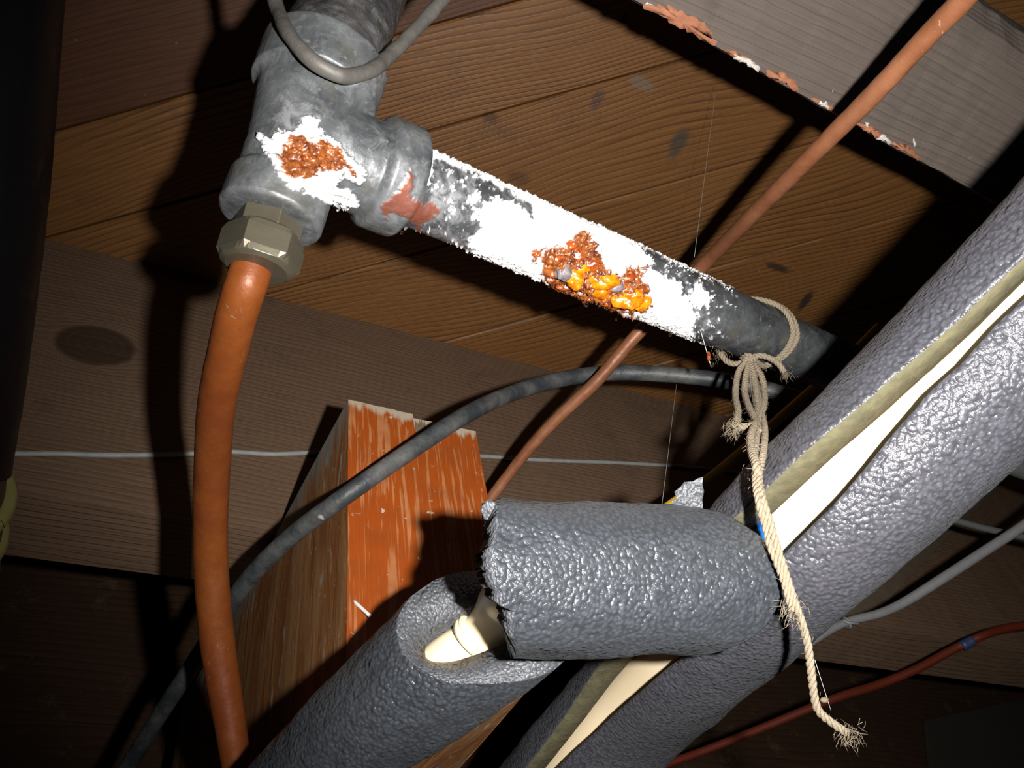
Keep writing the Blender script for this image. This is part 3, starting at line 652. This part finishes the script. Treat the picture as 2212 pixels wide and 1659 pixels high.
# ------------------------------------------------------------------ foam sleeves
def sleeve(root_name, label, ctrl, ratio, mats, slit=None, starts=None, ends=None, seg=150, nang=120, noise_amp=.0003, inner_back=0.0):
    """ctrl (x, y, depth, radius); phi = angle round the axis from the side that faces the lens"""
    C = np.array([[*pt(x, y, z), r] for x, y, z, r in ctrl]); S = spline(C, seg); P = S[:, :3]; r = S[:, 3]
    T = np.gradient(P, axis=0); T /= np.linalg.norm(T, axis=1)[:, None]
    E = CAM-P; E = E-T*(E*T).sum(1)[:, None]; E /= np.linalg.norm(E, axis=1)[:, None]
    Sd = np.cross(T, E)
    q, dep = px(P); q2, _ = px(P+Sd*.001); sgn_dir = (q2-q); sgn_dir /= np.linalg.norm(sgn_dir, axis=1)[:, None]
    t2 = np.gradient(q, axis=0); t2 /= np.linalg.norm(t2, axis=1)[:, None]
    lo = np.full(seg, -math.pi); hi = np.full(seg, math.pi); full = slit is None
    if slit:
        def off(poly):
            out = []
            poly = np.array(poly, float); fine = np.concatenate([np.linspace(poly[i], poly[i+1], 40) for i in range(len(poly)-1)])
            for i in range(seg):
                a = (fine-q[i]) @ t2[i]; k = np.argmin(abs(a)); d = (fine[k]-q[i]) @ sgn_dir[i]
                out.append(math.asin(max(-.97, min(.97, d/(r[i]*F/dep[i])))))
            return np.array(out)
        a1, a2 = off(slit[0]), off(slit[1])
        lo_s, hi_s = np.minimum(a1, a2), np.maximum(a1, a2)    # the opening
        lo, hi = hi_s, lo_s+2*math.pi
    s_len = np.concatenate([[0], np.cumsum(np.linalg.norm(np.diff(P, axis=0), axis=1))])
    u = np.linspace(0, 1, nang+(0 if not full else 1))[:nang]
    Vo = []; Vi = []
    def at(s):                                                   # station values at arc length s
        i = int(np.clip(np.searchsorted(s_len, s)-1, 0, seg-2)); t = (s-s_len[i])/(s_len[i+1]-s_len[i]); return i, t
    G = np.linspace(0, 1, seg)
    Lo = np.zeros((seg, nang, 3)); Li = np.zeros((seg, nang, 3))
    for j in range(nang):
        for i in range(seg):
            ph0 = lo[i]+(hi[i]-lo[i])*u[j]
            s0 = starts(ph0) if starts else 0.0; s1 = ends(ph0) if ends else s_len[-1]
            s = s0+(s1-s0)*G[i]; k, t = at(s)
            ki, ti = at(max(0, s0-inner_back)+(s1-max(0, s0-inner_back))*G[i]) if inner_back else (k, t)
            pc = P[k]*(1-t)+P[k+1]*t; ee = E[k]*(1-t)+E[k+1]*t; ss = Sd[k]*(1-t)+Sd[k+1]*t; rr = r[k]*(1-t)+r[k+1]*t
            ph = (lo[k]*(1-t)+lo[k+1]*t) + ((hi[k]-lo[k])*(1-t)+(hi[k+1]-lo[k+1])*t)*u[j]
            d = ee*math.cos(ph)+ss*math.sin(ph)
            dd = mnoise.noise(Vector(pc*60+d*2))*noise_amp*2.5+mnoise.noise(Vector((pc+d*rr)*260))*noise_amp
            Lo[i, j] = pc+d*(rr+dd); Li[i, j] = (P[ki]*(1-ti)+P[ki+1]*ti if inner_back else pc)+d*(rr*ratio+dd*.5)
    V = np.concatenate([Lo.reshape(-1, 3), Li.reshape(-1, 3)]); nO = seg*nang; Fc = []; mi = []
    jm = nang if full else nang-1
    for i in range(seg-1):
        for j in range(jm):
            k = (j+1) % nang; Fc.append((i*nang+j, i*nang+k, (i+1)*nang+k, (i+1)*nang+j)); mi.append(0)
            Fc.append((nO+i*nang+j, nO+(i+1)*nang+j, nO+(i+1)*nang+k, nO+i*nang+k)); mi.append(1)
        if not full:
            for j in (0, nang-1):
                Fc.append((i*nang+j, (i+1)*nang+j, nO+(i+1)*nang+j, nO+i*nang+j)); mi.append(2)
    for i in (0, seg-1):
        for j in range(jm): k = (j+1) % nang; Fc.append((i*nang+j, i*nang+k, nO+i*nang+k, nO+i*nang+j)); mi.append(1)
    root = empty(root_name, P[seg//2]); tag(root, label, 'pipe insulation')
    o = mesh('foam_tube', V, Fc, mats, root, mi=mi)
    sm_ = np.array([m == 0 or m == 1 for m in mi]); 
    return root, (P, r, T, E, Sd, s_len)
slL = [(1090, 1730), (1150, 1659), (1340, 1410), (1587, 1121), (1658, 1068), (1792, 949), (1923, 837), (2073, 706), (2162, 620), (2260, 530), (2500, 310), (2900, -60)]
slR = [(1120, 1735), (1200, 1659), (1300, 1560), (1400, 1470), (1475, 1408), (1703, 1199), (1736, 1158), (1841, 1050), (1923, 949), (1998, 863), (2073, 796), (2147, 713), (2212, 654), (2300, 560), (2540, 320), (2950, -60)]
FR = .021
main = [(1080, 1850, .33, FR), (1200, 1710, .295, FR), (1372, 1515, .2726, FR), (1530, 1358, .238, FR), (1680, 1204, .2094, FR), (1835, 1056, .1963, FR), (2073, 829, .1876, FR), (2365, 530, .176, FR), (2680, 200, .165, FR)]
big, bg = sleeve('foam_sleeve', 'big speckled grey foam sleeve slit open along a cream pipe, reaching the right edge', main, .62, [M['foam_big'], M['foam_cut'], M['olive']], (slL, slR), seg=170, nang=110)
tag(tube('waste_pipe', [(x, y, z, r*.57) for x, y, z, r in main], M['cream'], 120, 40), 'cream plastic pipe showing through the slit of the big foam sleeve', 'pipe')
# short sleeve on the branch
sl = np.linalg.norm(pt(1560, 1253, .192)-pt(1040, 1247, .169)); 
k2 = sl/520.0                                    # metres per pixel along this sleeve
_a, _b = pt(1063, 1248, .1697), pt(1300, 1250, .1795); _t = nz(_b-_a); _e = CAM-_a; _e = nz(_e-_t*(_e @ _t)); _s = np.cross(_t, _e)
SG2 = 1 if (px(_a+_s*.01)[0]-px(_a)[0])[0][1] > 0 else -1
def st2(ph):
    c, q = math.cos(ph), math.sin(ph)*SG2                # q = +1 towards the bottom of the picture
    v = 115-60*c+28*max(0, q)+24*float(sstep(q, .30, .40))*max(0, c)
    v += 9*mnoise.noise(Vector((ph*2.2, 0, 0)))+7*mnoise.noise(Vector((ph*7, 2, 0)))+4*mnoise.noise(Vector((ph*23, 5, 0)))
    return max(0, v)*k2
def en2(ph):
    c = math.cos(ph); return (508+118*max(0, c)+2.5*mnoise.noise(Vector((ph*9, 9, 0))))*k2
s2 = [(942, 1246, .1652, .0167), (1140, 1248, .1730, .0169), (1350, 1250, .1822, .0170), (1560, 1253, .192, .0171), (1720, 1258, .203, .0171)]
rt2, g2 = sleeve('foam_sleeve', 'short dark grey foam sleeve in front, ragged left end, lying against the big sleeve', s2, .68, [M['foam'], M['foam_cut'], M['foam_cut']], starts=st2, ends=en2, seg=130, nang=170, noise_amp=.0003, inner_back=14*k2)
# lower left sleeve with a slanted open mouth
s3 = [(560, 1772, .203, .0118), (622, 1724, .201, .0125), (778, 1578, .196, .0142), (951, 1435, .192, .0164), (1085, 1328, .190, .0171), (1200, 1236, .189, .0171), (1320, 1140, .188, .0171)]
C3 = np.array([pt(x, y, z) for x, y, z, r in s3]); l3 = np.concatenate([[0], np.cumsum(np.linalg.norm(np.diff(C3, axis=0), axis=1))])
k3 = .19/F*1.03
def en3(ph): return l3[3]+(150+85*math.sin(ph)*SG3-118*math.cos(ph)+3*mnoise.noise(Vector((ph*5, 4, 0))))*k3
SG3 = 1
# sign: find which side is +phi
_t = nz(C3[4]-C3[3]); _e = CAM-C3[3]; _e = nz(_e-_t*(_e @ _t)); _s = np.cross(_t, _e); qa, _ = px(C3[3]); qb, _ = px(C3[3]+_s*.01)
SG3 = 1 if (qb-qa)[0][0] > 0 else -1
rt3, g3 = sleeve('foam_sleeve', 'grey foam sleeve at the bottom with a slant-cut mouth, over the post', s3, .40, [M['foam'], M['foam_cut'], M['foam_cut']], ends=en3, seg=120, nang=110)
# cream elbow joining the two
el = empty('pipe_elbow', pt(1075, 1340, .185)); tag(el, 'cream plastic elbow glimpsed between the two cut foam sleeves', 'pipe')
tube('elbow_bend', [(778, 1578, .198, .0048), (955, 1434, .196, .0058), (1030, 1388, .195, .0060), (1072, 1345, .193, .0064), (1096, 1300, .189, .0068), (1130, 1268, .183, .0076), (1200, 1252, .178, .0078), (1300, 1250, .180, .0078), (1500, 1252, .190, .0078)], M['cream'], 110, 36, el)
for x, y, z, x2, y2, z2 in ((1030, 1382, .1948, 1062, 1345, .194), (1042, 1370, .1946, 1070, 1330, .1935)):
    c = pt(x, y, z); ax = nz(pt(x2, y2, z2)-c); V, Fc = lathe_geo(c, ax, [(-.0010, .0060), (-.0008, .0068), (.0008, .0068), (.0010, .0060)], 40); mesh('elbow_collar', V, Fc, M['cream'], el)
# blue mark on the cream pipe
def patch(name, poly, ctrl, rr, mat, parent, lift=.0002):
    """small curved patch hugging a pipe, thickness included"""
    S = spline(np.array([[*pt(x, y, z), r] for x, y, z, r in ctrl]), 400); q, dep = px(S[:, :3]); V = []; c = np.mean(poly, 0)
    P2 = [c+(np.array(p)-c)*k for k in (1, .5) for p in poly]+[c]
    def lay(l):
        o = []
        for p in P2:
            i = np.argmin(np.linalg.norm(q-p, axis=1)); off = np.linalg.norm(q[i]-p)*dep[i]/F; R_ = S[i, 3]*rr
            o.append(pt(p[0], p[1], dep[i]-math.sqrt(max(0, R_*R_-off*off))-l))
        return o
    V = lay(lift)+lay(-.0003); n = len(poly); m = 2*n+1; Fc = []
    for b in (0, m):
        for j in range(n): k = (j+1) % n; Fc += [(b+j, b+k, b+n+k, b+n+j), (b+n+j, b+n+k, b+2*n)]
    for j in range(n): k = (j+1) % n; Fc.append((j, k, m+k, m+j))
    return mesh(name, V, Fc, mat, parent)
wp = bpy.data.objects['waste_pipe']
o = patch('blue_mark', [(1628, 1122), (1642, 1112), (1652, 1122), (1662, 1150), (1676, 1180), (1680, 1202), (1664, 1192), (1646, 1168), (1634, 1142)], main, .57, M['blue'], wp, .002); o['label'] = 'bright blue plastic mark'
# torn foam scrap standing up behind the short sleeve
poly = [(1462, 1110), (1456, 1092), (1448, 1080), (1462, 1078), (1457, 1062), (1470, 1052), (1478, 1041), (1496, 1040), (1508, 1033), (1519, 1030), (1517, 1045), (1521, 1062), (1517, 1080), (1520, 1112), (1500, 1118), (1484, 1118), (1472, 1112), (1486, 1098), (1478, 1092)]
V = [pt(x, y, .200+.0008*mnoise.noise(Vector((x*.1, y*.1, 0)))) for x, y in poly]+[pt(x, y, .2035) for x, y in poly]; n = len(poly)
Fc = [tuple(range(n)), tuple(range(2*n-1, n-1, -1))]+[(j, (j+1) % n, n+(j+1) % n, n+j) for j in range(n)]
tag(mesh('foam_scrap', V, Fc, M['foam_cut'], None, smooth=False), 'small torn scrap of grey foam poking up behind the short sleeve', 'foam scrap')
# torn tab at the top left of the short sleeve
o = blob('torn_tab', 1056, 1103, .1665, 15, 24, M['foam_cut'], rt2, 4, .5, .45, 3)
# slack tab lower right
o = blob('torn_tab', 1575, 1392, .185, 26, 14, M['foam'], rt2, 14, .6, .4, 3)

# ------------------------------------------------------------------ twine
def ply(path, r=.00064, tw=.0048, strands=3, nside=7, seed=0):
    S = np.array(path); S3 = spline(S, 40*len(S)); L = np.concatenate([[0], np.cumsum(np.linalg.norm(np.diff(S3, axis=0), axis=1))])
    n = max(12, int(L[-1]/.00055)); s = np.linspace(0, L[-1], n); P = np.stack([np.interp(s, L, S3[:, k]) for k in range(3)], 1)
    T, N, B = frames(P); V = []; Fc = []
    for k in range(strands):
        a = s/tw*2*math.pi+k*2*math.pi/strands+seed
        Q = P+(np.cos(a)[:, None]*N+np.sin(a)[:, None]*B)*r*1.0
        rr = r*np.array([1+.18*mnoise.noise(Vector((x*700, k, seed))) for x in s])
        v, f = tube_geo(Q, rr, nside, True, len(V)); V += v.tolist(); Fc += f
    return V, Fc, P
tw = empty('twine', pt(1617, 775, .29)); tag(tw, 'beige three-ply twine knotted round the iron pipe, long ends hanging over the big foam sleeve', 'string')
def tz(x, y, l=.0012): return front_z(x, y, pS, DB, pr+.0006)-l
FZ = []
def strand(name, pts, seed, lab=None, r=.0006):
    V, Fc, P = ply([pt(*p) for p in pts], seed=seed, r=r); o = mesh(name, V, Fc, M['twine'], tw); FZ.extend(P[::2].tolist())
    return o
# wrap round the pipe: back then over the front
sA = ((pt(1668, 668, .3)-pS) @ DB)
def around(s0, s1, a0, a1, n=16):
    out = []
    for t in np.linspace(0, 1, n):
        s = s0+(s1-s0)*t; a = math.radians(a0+(a1-a0)*t); e = CAM-(pS+DB*s); e = nz(e-DB*(e @ DB)); sd = np.cross(DB, e)
        out.append(pS+DB*s+(pr+.0013)*(e*math.cos(a)+sd*math.sin(a)))
    return out
# which sign of sd is 'down' in the picture
_e = CAM-(pS+DB*.17); _e = nz(_e-DB*(_e @ DB)); _sd = np.cross(DB, _e); qa, _ = px(pS+DB*.17); qb, _ = px(pS+DB*.17+_sd*.01); dn = 1 if (qb-qa)[0][1] > 0 else -1
def sat(x, y):                                   # position along the pipe of a pixel
    q, _ = px(pS+DB*np.linspace(0, .35, 700)[:, None]); ss = np.linspace(0, .35, 700); d = (q-np.array([x, y])) @ nz(q[500]-q[100]); return ss[np.argmin(abs(d))]
for k, (xa, ya, xb, yb) in enumerate([(1670, 664, 1617, 775), (1678, 667, 1622, 772)]):
    pth = around(sat(xa-45, ya-20), sat(xa, ya), dn*-150, dn*-80, 6)+around(sat(xa, ya), sat(xa-6, ya+40), dn*-75, dn*-25, 5)+around(sat(xa-8, ya+45), sat(xb+12, yb-10), dn*-15, dn*60, 7)
    pth.append(pt(xb, yb, tz(1622, 745)+.003)); V, Fc, P = ply(pth, seed=k, r=.00058); mesh('twine_wrap', V, Fc, M['twine'], tw); FZ.extend(P[::2].tolist())
zk = front_z(1620, 745, pS, DB, pr)+.002
def ztw(y): return float(np.interp(y, [780, 850, 950, 1000, 1100], [zk-.003, zk-.024, .205, .187, .178]))
strand('twine_loop', [(1556, 762, zk+.004), (1570, 780, zk+.001), (1592, 786, zk-.002), (1612, 778, zk-.002)], 1)
strand('twine_tail', [(1615, 776, zk-.002), (1640, 768, zk-.003), (1665, 775, zk-.003), (1683, 788, zk-.003), (1694, 804, zk-.003)], 2)
V, Fc, P = ply([pt(1603, 776, zk), pt(1612, 768, zk-.003), pt(1624, 772, zk-.004), pt(1627, 784, zk-.002), pt(1616, 790, zk-.001), pt(1606, 784, zk-.002), pt(1612, 775, zk-.005), pt(1622, 780, zk-.004)], seed=3); mesh('twine_knot', V, Fc, M['twine'], tw); FZ.extend(P.tolist())
strand('twine_end', [(1612, 782, ztw(782)), (1597, 800, ztw(800)), (1590, 830, ztw(830)), (1589, 860, ztw(860)), (1594, 890, ztw(890)), (1588, 918, ztw(918))], 4)
strand('twine_end', [(1618, 786, ztw(786)), (1611, 815, ztw(815)), (1609, 850, ztw(850)), (1618, 880, ztw(880)), (1630, 905, ztw(905)), (1640, 935, ztw(935))], 5)
strand('twine_end', [(1624, 784, ztw(784)), (1631, 830, ztw(830)), (1636, 870, ztw(870)), (1636, 905, ztw(905)), (1622, 940, ztw(940)), (1624, 975, ztw(975)), (1634, 1005, ztw(1005)), (1638, 1030, ztw(1030))], 6)
strand('twine_end', [(1630, 786, ztw(786)), (1646, 815, ztw(815)), (1651, 845, ztw(845)), (1650, 875, ztw(875)), (1640, 900, ztw(900)), (1630, 918, ztw(918)), (1600, 922, ztw(922)), (1585, 920, ztw(920))], 7)
ml = [(1626, 786, ztw(786)), (1636, 840, ztw(840)), (1645, 890, ztw(890)), (1652, 930, ztw(930)), (1648, 980, ztw(980)), (1640, 1030, ztw(1030)), (1648, 1080, .1785), (1663, 1130, .177), (1678, 1180, .175), (1692, 1225, .174), (1704, 1262, .173), (1716, 1300, .172), (1732, 1345, .172), (1745, 1395, .172), (1752, 1450, .172), (1758, 1500, .172), (1768, 1535, .172), (1795, 1560, .172), (1832, 1585, .172)]
strand('twine_long_end', ml, 8, r=.00049)
ml2 = [(1620, 786, ztw(786)), (1628, 850, ztw(850)), (1638, 910, ztw(910)), (1632, 970, ztw(970)), (1632, 1040, ztw(1040)), (1640, 1090, .1775), (1654, 1140, .177), (1664, 1180, .1755), (1678, 1215, .1745), (1692, 1250, .1735), (1703, 1290, .1725), (1712, 1320, .1720)]
strand('twine_end', ml2, 9, r=.00044)
# fuzz
V = []; Fc = []; FZa = np.array(FZ)
def fib(p, d, L, r=.00005):
    b = len(V); s = nz(np.cross(d, CAM-p))*r; m = p+d*L*.5+np.random.randn(3)*L*.12; e = p+d*L+np.random.randn(3)*L*.2; k = nz(CAM-p)*r
    V.extend([p-s, p+s, p+k, m-s, m+s, m+k, e]); Fc.extend([(b, b+1, b+4, b+3), (b+1, b+2, b+5, b+4), (b+2, b, b+3, b+5), (b+3, b+4, b+6), (b+4, b+5, b+6), (b+5, b+3, b+6)])
for i in range(700):
    p = FZa[random.randrange(len(FZa))]+np.random.randn(3)*.0007; fib(p, nz(np.random.randn(3)), random.uniform(.0008, .0022))
for (x, y, z, c, ln) in ((1588, 922, ztw(922), 130, .004), (1834, 1586, .172, 90, .003), (1555, 761, zk+.004, 60, .003), (1696, 806, zk-.003, 60, .003), (1712, 1318, .172, 70, .004), (1617, 1180, .19, 0, .004)):
    for k in range(c): fib(pt(x, y, z)+np.random.randn(3)*.0013, nz(np.random.randn(3)*.7+R @ np.array([.0, .9, 0])), random.uniform(.4, 1)*ln)
o = mesh('twine_fuzz', V, Fc, M['twine'], tw, smooth=False); o['kind'] = 'stuff'
V, Fc = tube_geo(np.linspace(pt(1760, 1425, .171), pt(1795, 1535, .171), 8), .00004, 5); cw = tag(mesh('cobweb_strand', V, Fc, M['thread'], None), 'short cobweb strand beside the hanging end of the twine', 'cobweb')
blob('crumb', 1781, 1512, .171, 9, 7, M['batten'], cw, 2, 1, .4, 2)

# ------------------------------------------------------------------ left edge: black pipe with yellow straps
bp = empty('drain_pipe', pt(-100, 500, .2)); tag(bp, 'black drain pipe at the left edge with pale yellow bands at its lower part', 'pipe')
bpc = [(-100, -120, .2, .025), (-110, 0, .2, .025), (-142, 400, .2, .025), (-192, 800, .2, .025), (-218, 960, .2, .025), (-226, 1010, .2, .025)]
tube('pipe_wall', bpc, M['black_pipe'], 90, 60, bp, rough=.0002)
tube('lower_pipe', [(-223, 1000, .2, .0238), (-232, 1100, .2, .0238), (-250, 1400, .2, .0238), (-260, 1800, .2, .0238)], plain('brown_pipe', (.035, .022, .014), .5), 40, 50, bp)
for (x, y, rr, t) in ((-244, 1072, .0256, .0026), (-248, 1158, .0246, .0022), (-272, 1410, .0244, .0020)):
    ax = nz(pt(-215, 1300, .22)-pt(-200, 1000, .2)); o = ringz('yellow_band', pt(x, y, .2), ax, rr, t, M['yellow_pale'], bp, 60)
    o['label'] = 'pale yellow band'

# ------------------------------------------------------------------ bits in the dark at right and bottom
def slab(name, poly, d, th, mat, label, cat):
    V = [onY(x, y, d) for x, y in poly]+[onY(x, y, d)+np.array([0, th, 0]) for x, y in poly]; n = len(poly)
    Fc = [tuple(range(n)), tuple(range(2*n-1, n-1, -1))]+[(j, (j+1) % n, n+(j+1) % n, n+j) for j in range(n)]
    return tag(bevel(mesh(name, V, Fc, mat, None, smooth=False, loc=V[0]), .0005), label, cat)
slab('wood_batten', [(2110, 1030), (2165, 1045), (1985, 1225), (1890, 1330), (1800, 1330)], .2895, .0038, M['batten'], 'pale wooden batten on the joist, right of the big foam sleeve', 'batten')
tag(tube('side_pipe', [(2080, 960, .43, .006), (2140, 985, .43, .006), (2212, 1012, .43, .006), (2320, 1050, .43, .006)], M['dark_cable'], 20, 24), 'dark grey pipe stub at the right edge beside the big foam sleeve', 'pipe')
slab('dim_panel', [(1998, 1556), (2230, 1505), (2230, 1720), (2015, 1720)], .545, .004, M['card'], 'faint square-cornered panel in the dark at the lower right corner', 'panel')
tag(tube('blue_hose', [(860, 1690, .25, .004), (900, 1668, .25, .004), (925, 1648, .25, .0042), (934, 1640, .25, .0038)], M['blue'], 20, 20), 'blue plastic tip peeping out under the slant-cut foam sleeve at the bottom', 'hose')
